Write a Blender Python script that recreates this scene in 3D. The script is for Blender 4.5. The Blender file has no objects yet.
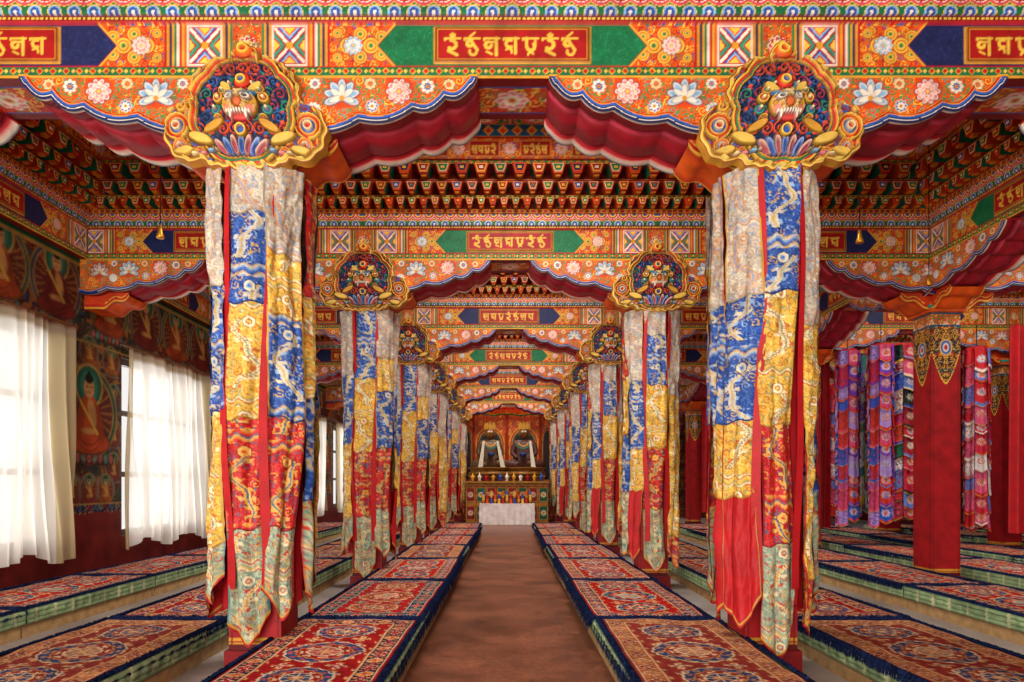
import bpy, math, random
import numpy as np
random.seed(3)
rng = np.random.RandomState(7)
sc = bpy.context.scene
col_root = sc.collection
try:
    sc.view_settings.view_transform = 'Standard'
    sc.view_settings.look = 'None'
except Exception:
    pass

# ---------------------------------------------------------------- colour
def S(h):
    h = h.lstrip('#')
    c = np.array([int(h[i:i+2], 16)/255.0 for i in (0, 2, 4)])
    return np.where(c <= 0.04045, c/12.92, ((c+0.055)/1.055)**2.4)
RED=S('#b41a1a'); DRED=S('#741012'); ORG=S('#dc5414'); GOLD=S('#d4962c'); YEL=S('#e8bc44')
GRN=S('#1f7a48'); DGRN=S('#0f5238'); TEAL=S('#34927c'); NAVY=S('#182250'); BLUE=S('#2852a0')
LBLUE=S('#84b0d4'); WHT=S('#e8dcc8'); PINK=S('#dc7c7e'); LPINK=S('#ecbcac'); CRM=S('#e2cc94')
BLK=S('#120d0c'); MAROON=S('#4c1016'); TAN=S('#b98a55')

_L = rng.rand(256, 256)
def vn(x, y, seed=0):
    x = x+seed*17.31+100.0; y = y+seed*31.73+100.0
    xi = np.floor(x).astype(int); yi = np.floor(y).astype(int)
    fx = x-xi; fy = y-yi
    fx = fx*fx*(3-2*fx); fy = fy*fy*(3-2*fy)
    a=_L[xi & 255, yi & 255]; b=_L[(xi+1) & 255, yi & 255]
    c=_L[xi & 255, (yi+1) & 255]; d=_L[(xi+1) & 255, (yi+1) & 255]
    return (a*(1-fx)+b*fx)*(1-fy)+(c*(1-fx)+d*fx)*fy
def fbm(x, y, seed=0, o=3):
    r=0; a=.5; t=0
    for i in range(o):
        r = r+a*vn(x*2**i, y*2**i, seed+i); t+=a; a*=.5
    return r/t

class Cv:
    def __init__(s, X, Y, base, aa=.005):
        s.X=X; s.Y=Y; s.aa=aa
        s.c=np.empty(X.shape+(3,)); s.c[:]=base
    def m(s, d, col, a=1.0):          # d<0 inside
        k=np.clip(.5-d/s.aa,0,1)*a
        s.c=s.c*(1-k[...,None])+np.asarray(col)*k[...,None]
    def mm(s, mask, col, a=1.0):
        if a==1.0 and mask.dtype==bool:
            s.c[mask]=col; return
        k=(mask*a).astype(float)
        s.c=s.c*(1-k[...,None])+np.asarray(col)*k[...,None]
    def rect(s,cx,cy,hw,hh,col): s.m(np.maximum(abs(s.X-cx)-hw,abs(s.Y-cy)-hh),col)
    def circ(s,cx,cy,r,col): s.m(np.hypot(s.X-cx,s.Y-cy)-r,col)
    def ell(s,cx,cy,rx,ry,ang,col):
        ca,sa=math.cos(ang),math.sin(ang); dx=s.X-cx; dy=s.Y-cy
        u=(dx*ca+dy*sa)/rx; v=(-dx*sa+dy*ca)/ry
        s.m((np.hypot(u,v)-1)*min(rx,ry),col)
    def rose(s,cx,cy,r,n,col,ph=0,am=.22):
        dx=s.X-cx; dy=s.Y-cy; rr=np.hypot(dx,dy); th=np.arctan2(dy,dx)
        s.m(rr-r*(1-am+am*abs(np.cos(n*th/2+ph))*2-am),col)
    def flower(s,cx,cy,r,c1,c2,c3=GOLD,line=WHT):
        s.rose(cx,cy,r*1.12,8,line,0,.12); s.rose(cx,cy,r,8,c1,0,.16)
        s.rose(cx,cy,r*.72,8,line,.8,.15); s.rose(cx,cy,r*.62,8,c2,.8,.18)
        s.circ(cx,cy,r*.3,c3); s.circ(cx,cy,r*.14,RED)
    def lotus(s,cx,cy,r,c1,c2):
        for lay,(k,rl,cc) in enumerate(((7,1.0,c1),(5,.72,c2))):
            angs=[math.radians(a) for a in np.linspace(-20,200,k)]
            for a in angs:
                x=cx+math.cos(a)*r*.52*rl; y=cy+math.sin(a)*r*.52*rl
                s.ell(x,y,r*.58*rl,r*.28*rl,a,NAVY if lay==0 else c1*.5)
                s.ell(x,y,r*.50*rl,r*.22*rl,a,WHT)
                s.ell(x,y,r*.42*rl,r*.15*rl,a,cc)
        s.ell(cx,cy+r*.12,r*.16,r*.3,0,WHT); s.circ(cx,cy-r*.05,r*.15,GOLD)
    def peony(s,cx,cy,r,c1,c2):
        for rr,n,cc,ph in ((1.12,10,NAVY,0),(1.04,10,WHT,0),(.94,10,c1,0),(.78,8,WHT,.6),(.70,8,c2,.6),(.50,7,c1,.2),(.42,6,WHT,.9),(.32,6,c1*.8,.3)):
            s.rose(cx,cy,r*rr,n,cc,ph,.13)
        s.circ(cx,cy,r*.15,YEL)
    def scrolls(s,step,cols,reg=None,w=.30,lw=None,ph=0.0,turns=1.6):
        row=np.floor(s.Y/step+ph).astype(int); cy=s.Y-(row+.5-ph)*step
        xx=s.X/step+.5*(row%2); ci=np.floor(xx).astype(int); cx=(xx-ci-.5)*step
        hand=np.where((ci+row)%2==0,1,-1)
        rr=np.hypot(cx,cy)/(step*.52); th=np.arctan2(cy,cx*hand)
        f=(rr*turns-th/6.2832+.1*row)%1
        m=(rr<1.0)&(f<w)
        leaf=(rr>.72)&(np.cos(3*th+ci)>.55)&(rr<1.25)
        if reg is not None: m=m&reg; leaf=leaf&reg
        h=(ci*7+row*5+ci*row)%len(cols)
        h2=(ci*3+row*11+2)%len(cols)
        C=np.array(cols)
        s.c[leaf]=s.c[leaf]*.1+C[h2[leaf]]*.9
        if lw is not None:
            o=(rr<1.0)&(f>=w)&(f<w+.1)
            if reg is not None: o=o&reg
            s.c[o]=lw
        s.c[m]=C[h[m]]
    def seg(s,x0,y0,x1,y1,w,col):
        dx,dy=x1-x0,y1-y0; L=dx*dx+dy*dy+1e-12
        t=np.clip(((s.X-x0)*dx+(s.Y-y0)*dy)/L,0,1)
        s.m(np.hypot(s.X-x0-t*dx,s.Y-y0-t*dy)-w,col)
    def arc(s,cx,cy,r,a0,a1,w,col,n=6,sq=1.0):
        p=None
        for i in range(n+1):
            a=math.radians(a0+(a1-a0)*i/n); q=(cx+r*sq*math.cos(a),cy+r*math.sin(a))
            if p: s.seg(p[0],p[1],q[0],q[1],w,col)
            p=q
    def glyphs(s,cx,cy,hw,hh,n,col,seed=0):
        w=2*hw/n
        for i in range(n):
            k=(i*3+seed)%5; ox=cx-hw+i*w+w*.06; sx=w*.86; oy=cy-hh*.95; sy=hh*1.6; t=hh*.10; T=hh*.15
            X=lambda u: ox+u*sx
            Y=lambda v: oy+v*sy
            s.seg(X(0),Y(1),X(.9),Y(1),t,col); s.seg(X(0),Y(1),X(0),Y(.9),t,col)
            if k==0:
                s.seg(X(.7),Y(1),X(.7),Y(.1),T,col); s.arc(X(.35),Y(.68),hh*.36,60,300,T*.9,col); s.arc(X(.3),Y(.2),hh*.3,-20,140,t,col)
            elif k==1:
                s.arc(X(.4),Y(.62),hh*.42,100,-130,T,col); s.seg(X(.2),Y(.25),X(.7),Y(0),T,col); s.arc(X(.45),Y(1.22),hh*.2,180,360,t,col); s.circ(X(.45),Y(1.28),t*1.2,col)
            elif k==2:
                s.seg(X(.72),Y(1),X(.72),Y(0),T,col); s.arc(X(.25),Y(.6),hh*.3,90,360,T,col); s.seg(X(.25),Y(.78),X(.7),Y(.78),t,col); s.seg(X(.15),Y(.2),X(.45),Y(.05),t,col)
            elif k==3:
                s.seg(X(.2),Y(1),X(.2),Y(.5),T,col); s.arc(X(.45),Y(.5),hh*.38,180,400,T,col); s.seg(X(.72),Y(.6),X(.72),Y(1),t,col); s.arc(X(.45),Y(.0),hh*.26,20,180,t,col)
            else:
                s.arc(X(.3),Y(.7),hh*.28,0,300,T,col); s.seg(X(.5),Y(.65),X(.75),Y(.3),T,col); s.arc(X(.5),Y(.2),hh*.34,0,-200,T*.8,col); s.seg(X(.3),Y(1.1),X(.6),Y(1.35),t,col)

# ---------------------------------------------------------------- mesh builder
class MB:
    def __init__(s): s.v=[];s.f=[];s.c=[];s.mi=[];s.n=0
    def grid(s,P,C,mi=0,flip=False,closeu=False):
        a,b=P.shape[:2]
        C=np.broadcast_to(np.asarray(C,float),P.shape)
        idx=np.arange(a*b).reshape(a,b)+s.n
        if closeu: idx=np.concatenate([idx,idx[:,:1]],1)
        q=np.stack([idx[:-1,:-1],idx[:-1,1:],idx[1:,1:],idx[1:,:-1]],-1).reshape(-1,4)
        if flip: q=q[:,::-1]
        s.v.append(P.reshape(-1,3)); s.c.append(C.reshape(-1,3)); s.f.append(q)
        s.mi.append(np.full(len(q),mi)); s.n+=a*b
    def grids(s,P,C,mi=0):       # batch (n,a,b,3)
        n,a,b=P.shape[:3]
        base=(np.arange(a*b).reshape(a,b))
        q=np.stack([base[:-1,:-1],base[:-1,1:],base[1:,1:],base[1:,:-1]],-1).reshape(-1,4)
        q=(q[None]+(np.arange(n)*a*b)[:,None,None]).reshape(-1,4)+s.n
        C=np.broadcast_to(C,P.shape)
        s.v.append(P.reshape(-1,3)); s.c.append(C.reshape(-1,3)); s.f.append(q)
        s.mi.append(np.full(len(q),mi)); s.n+=n*a*b
    def box(s,x0,x1,y0,y1,z0,z1,col,mi=0,taper=0,skip=(),side=None):
        b0,b1=x0+taper,x1-taper
        v=np.array([[b0,y0,z0],[b1,y0,z0],[b1,y1,z0],[b0,y1,z0],[x0,y0,z1],[x1,y0,z1],[x1,y1,z1],[x0,y1,z1]],float)
        for k,fc in enumerate(((0,1,5,4),(1,2,6,5),(2,3,7,6),(3,0,4,7),(4,5,6,7),(3,2,1,0))):
            if k in skip: continue
            P=v[list(fc)].reshape(4,3)
            cc=side if (side is not None and k in (1,3)) else col
            s.v.append(P); s.c.append(np.broadcast_to(cc,(4,3))); s.f.append(np.array([[0,1,2,3]])+s.n)
            s.mi.append(np.array([mi])); s.n+=4
    def lathe(s,prof,cx,cy,col,seg=16,mi=0):
        pr=np.array(prof,float); th=np.linspace(0,2*np.pi,seg,endpoint=False)
        P=np.zeros((len(pr),seg,3))
        P[...,0]=cx+pr[:,0:1]*np.cos(th); P[...,1]=cy+pr[:,0:1]*np.sin(th); P[...,2]=pr[:,1:2]
        s.grid(P,col,mi,closeu=True)
    def mesh(s,name,mats):
        V=np.concatenate(s.v); F=np.concatenate(s.f); C=np.concatenate(s.c); M=np.concatenate(s.mi)
        me=bpy.data.meshes.new(name)
        me.vertices.add(len(V)); me.vertices.foreach_set('co',V.astype(np.float32).ravel())
        me.loops.add(F.size); me.loops.foreach_set('vertex_index',F.astype(np.int32).ravel())
        me.polygons.add(len(F)); me.polygons.foreach_set('loop_start',np.arange(0,F.size,4,dtype=np.int32))
        me.update(calc_edges=True)
        me.polygons.foreach_set('use_smooth',np.ones(len(F),dtype=bool))
        for m in mats: me.materials.append(m)
        me.polygons.foreach_set('material_index',M.astype(np.int32))
        at=me.color_attributes.new('Col','FLOAT_COLOR','POINT')
        at.data.foreach_set('color',np.concatenate([np.clip(C,0,1),np.ones((len(C),1))],1).astype(np.float32).ravel())
        me.update()
        return me
def obj(name,me,loc=(0,0,0),rot=0,parent=None,scale=None):
    o=bpy.data.objects.new(name,me); col_root.objects.link(o)
    o.location=loc; o.rotation_euler=(0,0,rot)
    if scale: o.scale=scale
    if parent: o.parent=parent
    return o
def empty(name,loc=(0,0,0),rot=0):
    o=bpy.data.objects.new(name,None); col_root.objects.link(o); o.location=loc; o.rotation_euler=(0,0,rot)
    return o
def xz(x0,x1,z0,z1,res,y=0.0):
    nx=max(2,int(round((x1-x0)/res))+1); nz=max(2,int(round((z1-z0)/res))+1)
    X,Z=np.meshgrid(np.linspace(x0,x1,nx),np.linspace(z0,z1,nz))
    return X,Z,np.stack([X,np.full_like(X,y),Z],-1)

# ---------------------------------------------------------------- materials
def attr_mat(name,rough=.5,noise=.15,nscale=12,bump=.1,bscale=60,spec=.4,metal=0,sheen=0,gain=1.0):
    m=bpy.data.materials.new(name); m.use_nodes=True; nt=m.node_tree; N=nt.nodes; L=nt.links
    b=N['Principled BSDF']
    a=N.new('ShaderNodeAttribute'); a.attribute_name='Col'
    tc=N.new('ShaderNodeTexCoord')
    n=N.new('ShaderNodeTexNoise'); n.inputs['Scale'].default_value=nscale; n.inputs['Detail'].default_value=5
    L.new(tc.outputs['Object'],n.inputs['Vector'])
    mr=N.new('ShaderNodeMapRange'); mr.inputs['From Min'].default_value=.3; mr.inputs['From Max'].default_value=.7
    mr.inputs['To Min'].default_value=gain*(1-noise); mr.inputs['To Max'].default_value=gain*(1+noise*.6)
    L.new(n.outputs['Fac'],mr.inputs['Value'])
    vm=N.new('ShaderNodeVectorMath'); vm.operation='SCALE'
    L.new(a.outputs['Color'],vm.inputs[0]); L.new(mr.outputs['Result'],vm.inputs['Scale'])
    L.new(vm.outputs['Vector'],b.inputs['Base Color'])
    b.inputs['Roughness'].default_value=rough; b.inputs['Metallic'].default_value=metal
    b.inputs['Specular IOR Level'].default_value=spec
    if sheen: b.inputs['Sheen Weight'].default_value=sheen
    if bump:
        n2=N.new('ShaderNodeTexNoise'); n2.inputs['Scale'].default_value=bscale; n2.inputs['Detail'].default_value=3
        L.new(tc.outputs['Object'],n2.inputs['Vector'])
        bp=N.new('ShaderNodeBump'); bp.inputs['Strength'].default_value=bump; bp.inputs['Distance'].default_value=.01
        L.new(n2.outputs['Fac'],bp.inputs['Height']); L.new(bp.outputs['Normal'],b.inputs['Normal'])
    return m
M_PAINT=attr_mat('painted_wood',.5,.3,9,.15,70,.25,gain=1.0)
M_CORN=attr_mat('painted_cornice_wood',.6,.3,5,.15,70,.15,gain=.85)
M_CLOTH=attr_mat('brocade_cloth',.55,.22,7,.3,120,.3,gain=1.0)
M_WOOL=attr_mat('wool_pile',.95,.32,26,.5,200,.05,gain=1.12)
M_WOOD=attr_mat('bench_wood',.65,.3,14,.3,40,.3)
M_MURAL=attr_mat('mural_plaster',.7,.4,5,.1,30,.15,gain=.85)
M_GILT=attr_mat('gilded_metal',.35,.2,9,.1,50,.5,metal=.8)

def floor_mat():
    m=bpy.data.materials.new('worn_floor_painted_reflection'); m.use_nodes=True; nt=m.node_tree; N=nt.nodes; L=nt.links
    b=N['Principled BSDF']; tc=N.new('ShaderNodeTexCoord')
    n=N.new('ShaderNodeTexNoise'); n.inputs['Scale'].default_value=1.7; n.inputs['Detail'].default_value=14; n.inputs['Roughness'].default_value=.74
    L.new(tc.outputs['Object'],n.inputs['Vector'])
    r=N.new('ShaderNodeValToRGB'); e=r.color_ramp.elements
    e[0].position=.34; e[0].color=(*S('#3c1e15'),1); e[1].position=.66; e[1].color=(*S('#945a40'),1)
    L.new(n.outputs['Fac'],r.inputs['Fac'])
    n2=N.new('ShaderNodeTexNoise'); n2.inputs['Scale'].default_value=30; n2.inputs['Detail'].default_value=8; n2.inputs['Roughness'].default_value=.7
    L.new(tc.outputs['Object'],n2.inputs['Vector'])
    cr=N.new('ShaderNodeMapRange'); cr.inputs['From Min'].default_value=.36; cr.inputs['From Max'].default_value=.64
    L.new(n2.outputs['Fac'],cr.inputs['Value'])
    mx=N.new('ShaderNodeMix'); mx.data_type='RGBA'; mx.blend_type='OVERLAY'; mx.inputs['Factor'].default_value=.3
    L.new(r.outputs['Color'],mx.inputs['A']); L.new(cr.outputs['Result'],mx.inputs['B'])
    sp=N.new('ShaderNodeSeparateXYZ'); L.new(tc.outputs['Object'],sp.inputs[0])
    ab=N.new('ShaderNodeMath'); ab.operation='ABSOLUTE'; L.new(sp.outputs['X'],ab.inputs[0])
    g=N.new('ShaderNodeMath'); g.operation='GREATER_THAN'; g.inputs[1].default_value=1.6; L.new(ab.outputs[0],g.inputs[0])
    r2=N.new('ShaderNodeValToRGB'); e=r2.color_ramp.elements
    e[0].position=.3; e[0].color=(*S('#857d78'),1); e[1].position=.7; e[1].color=(*S('#c8c3be'),1)  # paler grey painted on the side floors to imitate reflected window light
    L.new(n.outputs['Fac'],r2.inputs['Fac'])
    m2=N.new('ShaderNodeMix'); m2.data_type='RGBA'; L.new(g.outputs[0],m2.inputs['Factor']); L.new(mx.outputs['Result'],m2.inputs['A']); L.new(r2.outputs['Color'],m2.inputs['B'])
    L.new(m2.outputs['Result'],b.inputs['Base Color'])
    rr=N.new('ShaderNodeMapRange'); rr.inputs['From Min'].default_value=.3; rr.inputs['From Max'].default_value=.7; rr.inputs['To Min'].default_value=.26; rr.inputs['To Max'].default_value=.5
    L.new(n.outputs['Fac'],rr.inputs['Value']); L.new(rr.outputs['Result'],b.inputs['Roughness'])
    b.inputs['Specular IOR Level'].default_value=.45
    bp=N.new('ShaderNodeBump'); bp.inputs['Strength'].default_value=.18; bp.inputs['Distance'].default_value=.006
    L.new(n2.outputs['Fac'],bp.inputs['Height']); L.new(bp.outputs['Normal'],b.inputs['Normal'])
    return m
M_FLOOR=floor_mat()
def curtain_mat():
    m=bpy.data.materials.new('sheer_curtain'); m.use_nodes=True; nt=m.node_tree; N=nt.nodes; L=nt.links
    N.remove(N['Principled BSDF']); out=N['Material Output']
    a=N.new('ShaderNodeAttribute'); a.attribute_name='Col'
    d=N.new('ShaderNodeBsdfDiffuse'); t=N.new('ShaderNodeBsdfTranslucent'); tr=N.new('ShaderNodeBsdfTransparent')
    L.new(a.outputs['Color'],d.inputs['Color']); L.new(a.outputs['Color'],t.inputs['Color'])
    m1=N.new('ShaderNodeMixShader'); m1.inputs[0].default_value=.45; L.new(d.outputs[0],m1.inputs[1]); L.new(t.outputs[0],m1.inputs[2])
    lw=N.new('ShaderNodeLayerWeight'); lw.inputs['Blend'].default_value=.4
    mr=N.new('ShaderNodeMapRange'); mr.inputs['To Min'].default_value=.34; mr.inputs['To Max'].default_value=.0
    L.new(lw.outputs['Facing'],mr.inputs['Value'])
    m2=N.new('ShaderNodeMixShader'); L.new(mr.outputs['Result'],m2.inputs[0]); L.new(m1.outputs[0],m2.inputs[1]); L.new(tr.outputs[0],m2.inputs[2])
    L.new(m2.outputs[0],out.inputs['Surface'])
    return m
M_CURT=curtain_mat()

# ================================================================ layout
H=1.1
ROWS=[3.7+3*k for k in range(6)]
XL=-4.35; XR=10.6; YB=20.6; YF=-3.0; ZC=4.58

# ---------------------------------------------------------------- beams
def paint_beam(X,Z,green,seed):
    c=Cv(X,Z,S('#d85012'),.006)
    ax=abs(X)
    mid=3.575
    main=(Z>3.455)&(Z<3.695)
    for sx in (-1,1):
        c.rect(sx*.88,mid,.17,.12,S('#d85c16'))
        c.scrolls(.046,(GRN,YEL,BLUE,RED),(abs(X-sx*.88)<.17)&main,.3)
        for (dx,dz,r) in ((.74,.05,.04),(.74,-.05,.04),(.80,0,.05),(.86,.065,.042),(.86,-.065,.042),(.93,0,.05),(.99,.07,.03),(.99,-.07,.03)):
            for q,cc in ((1,RED),(.88,YEL),(.66,S('#c8641c')),(.48,YEL),(.26,[RED,GRN,BLUE][int(dx*50)%3])): c.circ(sx*dx,mid+dz,r*q,cc)
        c.peony(sx*.90,mid,.052,LPINK if sx>0 else LBLUE,PINK if sx>0 else WHT)
        for i,cc in enumerate((RED,GOLD,NAVY,GOLD,GRN,WHT,RED,GOLD)):
            c.rect(sx*(1.04+i*.014),mid,.0075,.12,cc)
        cx=sx*1.26; c.rect(cx,mid,.10,.115,WHT); c.rect(cx,mid,.09,.105,RED)
        u=abs(X-cx); v=abs(Z-mid); reg=(u<.086)&(v<.10)
        c.mm(reg,S('#b81a18'))
        c.mm(reg&(u>v*.86+.022),GRN); c.mm(reg&(u>v*.86+.03),TEAL); c.mm(reg&(u>v*.86+.046),RED); c.mm(reg&(u>v*.86+.056),YEL)
        c.mm(reg&(v*.86>u+.022),BLUE); c.mm(reg&(v*.86>u+.032),LBLUE); c.mm(reg&(v*.86>u+.044),ORG); c.mm(reg&(v*.86>u+.055),YEL)
        c.mm(reg&(abs(u-v*.86)<.011),WHT); c.mm(reg&(u<.02)&(v<.02),GOLD)
        for i,cc in enumerate((GOLD,NAVY,GOLD,GRN)):
            c.rect(sx*(1.37+i*.014),mid,.0075,.12,cc)
        c.rect(sx*1.46,mid,.04,.12,S('#d0541a')); c.scrolls(.04,(YEL,GRN,RED),(abs(ax-1.46)<.04)&main,.3)
        c.flower(sx*1.5,mid,.05,RED,YEL)
    base=S('#0c6a3e') if green else NAVY
    hexd=np.maximum(abs(Z-mid)-.115, ax+abs(Z-mid)*.9-.76)
    c.m(hexd-.02,GOLD); c.m(hexd-.012,YEL); c.m(hexd-.006,RED); c.m(hexd,base)
    rg=(hexd<-.01); c.scrolls(.05,(base*1.5+.005,base*1.25+.005),rg,.2)
    c.rect(0,mid,.445,.105,GOLD); c.rect(0,mid,.435,.096,DRED); c.rect(0,mid,.425,.087,GOLD); c.rect(0,mid,.42,.082,S('#a41414'))
    c.glyphs(0,mid-.005,.385,.058,7,YEL,seed)
    c.mm(Z>3.695,RED)
    b=(Z>3.70)&(Z<3.725); c.mm(b,DRED); c.mm(b&(((X*38)%1-.5)**2+((Z-3.7125)*38)**2<.12),YEL)
    t=Z>3.728
    c.mm(t,S('#156a40'))
    ph=(X/.11)%1-.5; rr=np.hypot(ph*.11,Z-3.84)
    for r_,cc in ((.075,YEL),(.070,S('#d04a58')),(.055,WHT),(.050,RED),(.035,YEL),(.022,BLUE)): c.mm(t&(rr<r_),cc)
    ph2=((X/.11)+.5)%1-.5; rr2=np.hypot(ph2*.11,Z-3.735)
    for r_,cc in ((.04,YEL),(.036,LBLUE),(.026,BLUE),(.01,WHT)): c.mm(t&(rr2<r_),cc)
    lo=Z<3.455; c.mm(lo,RED); lo2=(Z<3.447)&(Z>3.395)
    c.mm(lo2,S('#126c40'))
    w=abs((X/.075)%1-.5); c.mm(lo2&(w*.075+abs(Z-3.421)<.022),GOLD); c.mm(lo2&(w*.075+abs(Z-3.421)<.014),RED)
    c.mm(lo2&((.5-w)*.075+abs(Z-3.421)<.012),YEL)
    c.mm(Z<3.395,GOLD)
    return c.c
def beam_mesh(green,seed,res=.0062):
    b=MB()
    X,Z,P=xz(-1.5,1.5,3.38,3.84,res,0)
    P[...,1]-=np.where(Z>3.728,.045,0)+np.where((Z>3.695)&(Z<=3.728),.022,0)+np.where(Z<3.447,.016,0)+np.where((abs(Z-3.575)<.10)&(abs(X)<.44),.012,0)
    b.grid(P,paint_beam(X,Z,green,seed))
    X,Z,P=xz(-1.5,1.5,3.38,3.84,.02,.4); b.grid(P,paint_beam(X,Z,green,seed),flip=True)
    X,Y=np.meshgrid(np.linspace(-1.5,1.5,260),np.linspace(-.012,.4,36))
    c=Cv(X,Y,DRED,.012); c.mm(abs(Y-.2)<.14,BLUE); c.mm(abs(Y-.2)<.12,S('#c8421a')); c.scrolls(.09,(GRN,YEL,RED),abs(Y-.2)<.12)
    for k in range(-2,3): c.flower(k*.3,.2,.09,PINK,WHT)
    b.grid(np.stack([X,Y,np.full_like(X,3.38)],-1),c.c,flip=True)
    return b.mesh('painted_beam',[M_PAINT])
BEAM_G=beam_mesh(True,1); BEAM_N=beam_mesh(False,2)

def cornice_mesh():
    b=MB()
    def strip(z0,z1,y,cols,per=.1,res=.010):
        X,Z,P=xz(-1.5,1.5,z0,z1,res,y)
        c=Cv(X,Z,cols[0],.01); w=abs((X/per)%1-.5)*per; h=(z1-z0)/2; mz=(z0+z1)/2
        c.mm(w+abs(Z-mz)<h*.9,cols[1]); c.mm(w+abs(Z-mz)<h*.5,cols[2])
        c.mm(abs(Z-mz)>h*.85,GOLD)
        b.grid(P,c.c)
        b.box(-1.5,1.5,y,y+.25,z0,z1,S('#c04a1c'),skip=(0,1,3,4))
    strip(3.84,3.88,-.06,(RED,YEL,GRN),.06)
    def row(n,hw,y,z0,z1,faces,yb,back):
        h=z1-z0; tp=hw*.45
        b.box(-1.5,1.5,yb,yb+.2,z0-.005,z1+.005,back)
        for i in range(n):
            x=-1.5+(i+.5)*3/n; f=faces[i%len(faces)]
            b.box(x-hw,x+hw,y,yb+.05,z0,z1,(S('#d4481a'),S('#c0261c'))[i%2],taper=tp,side=(S('#c03c1c'),S('#1c6a48'))[i%2])
            b.box(x-hw*.80,x+hw*.80,y-.004,y,z0+h*.14,z1-h*.08,f[0],skip=(2,),taper=tp*.8)
            b.box(x-hw*.60,x+hw*.60,y-.008,y-.004,z0+h*.27,z1-h*.18,f[1],skip=(2,),taper=tp*.6)
            b.box(x-hw*.25,x+hw*.25,y-.012,y-.008,z0+h*.42,z1-h*.35,f[2],skip=(2,))
            b.box(x-hw*.45,x+hw*.45,y+.02,y+.06,z0-h*.22,z0,S('#d07a20'),taper=hw*.2)
    row(26,.044,-.16,3.885,3.96,((CRM,RED,YEL),(YEL,GRN,WHT),(ORG,RED,YEL)),.0,S('#a42c1a'))
    strip(3.96,3.99,-.13,(GRN,YEL,RED),.05)
    row(20,.060,-.24,3.995,4.085,((CRM,GRN,YEL),(YEL,RED,YEL),(S('#e0884c'),BLUE,WHT),(CRM,RED,TEAL)),-.05,S('#9a261a'))
    strip(4.085,4.115,-.21,(RED,YEL,BLUE),.06)
    row(16,.076,-.33,4.12,4.225,((YEL,RED,WHT),(CRM,GRN,YEL),(ORG,NAVY,YEL)),-.12,S('#902218'))
    strip(4.225,4.26,-.30,(GRN,YEL,RED),.07)
    X,Z,P=xz(-1.5,1.5,4.26,4.46,.009,-.33); c=Cv(X,Z,S('#dc5014'),.01)
    c.scrolls(.07,(GRN,YEL,BLUE,RED),None,.3)
    for k in range(6):
        cx=-1.25+.5*k
        c.rect(cx,4.36,.15,.08,GOLD); c.rect(cx,4.36,.14,.07,S('#a41414')); c.glyphs(cx,4.355,.12,.046,4,YEL,k)
        c.peony(cx+.25,4.36,.06,PINK,LPINK)
    b.grid(P,c.c); b.box(-1.5,1.5,-.33,.2,4.26,4.46,ORG,skip=(0,1,3))
    strip(4.46,4.58,-.36,(S('#1c6a9a'),YEL,ORG),.14)
    return b.mesh('cornice',[M_CORN])
CORN=cornice_mesh()

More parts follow.
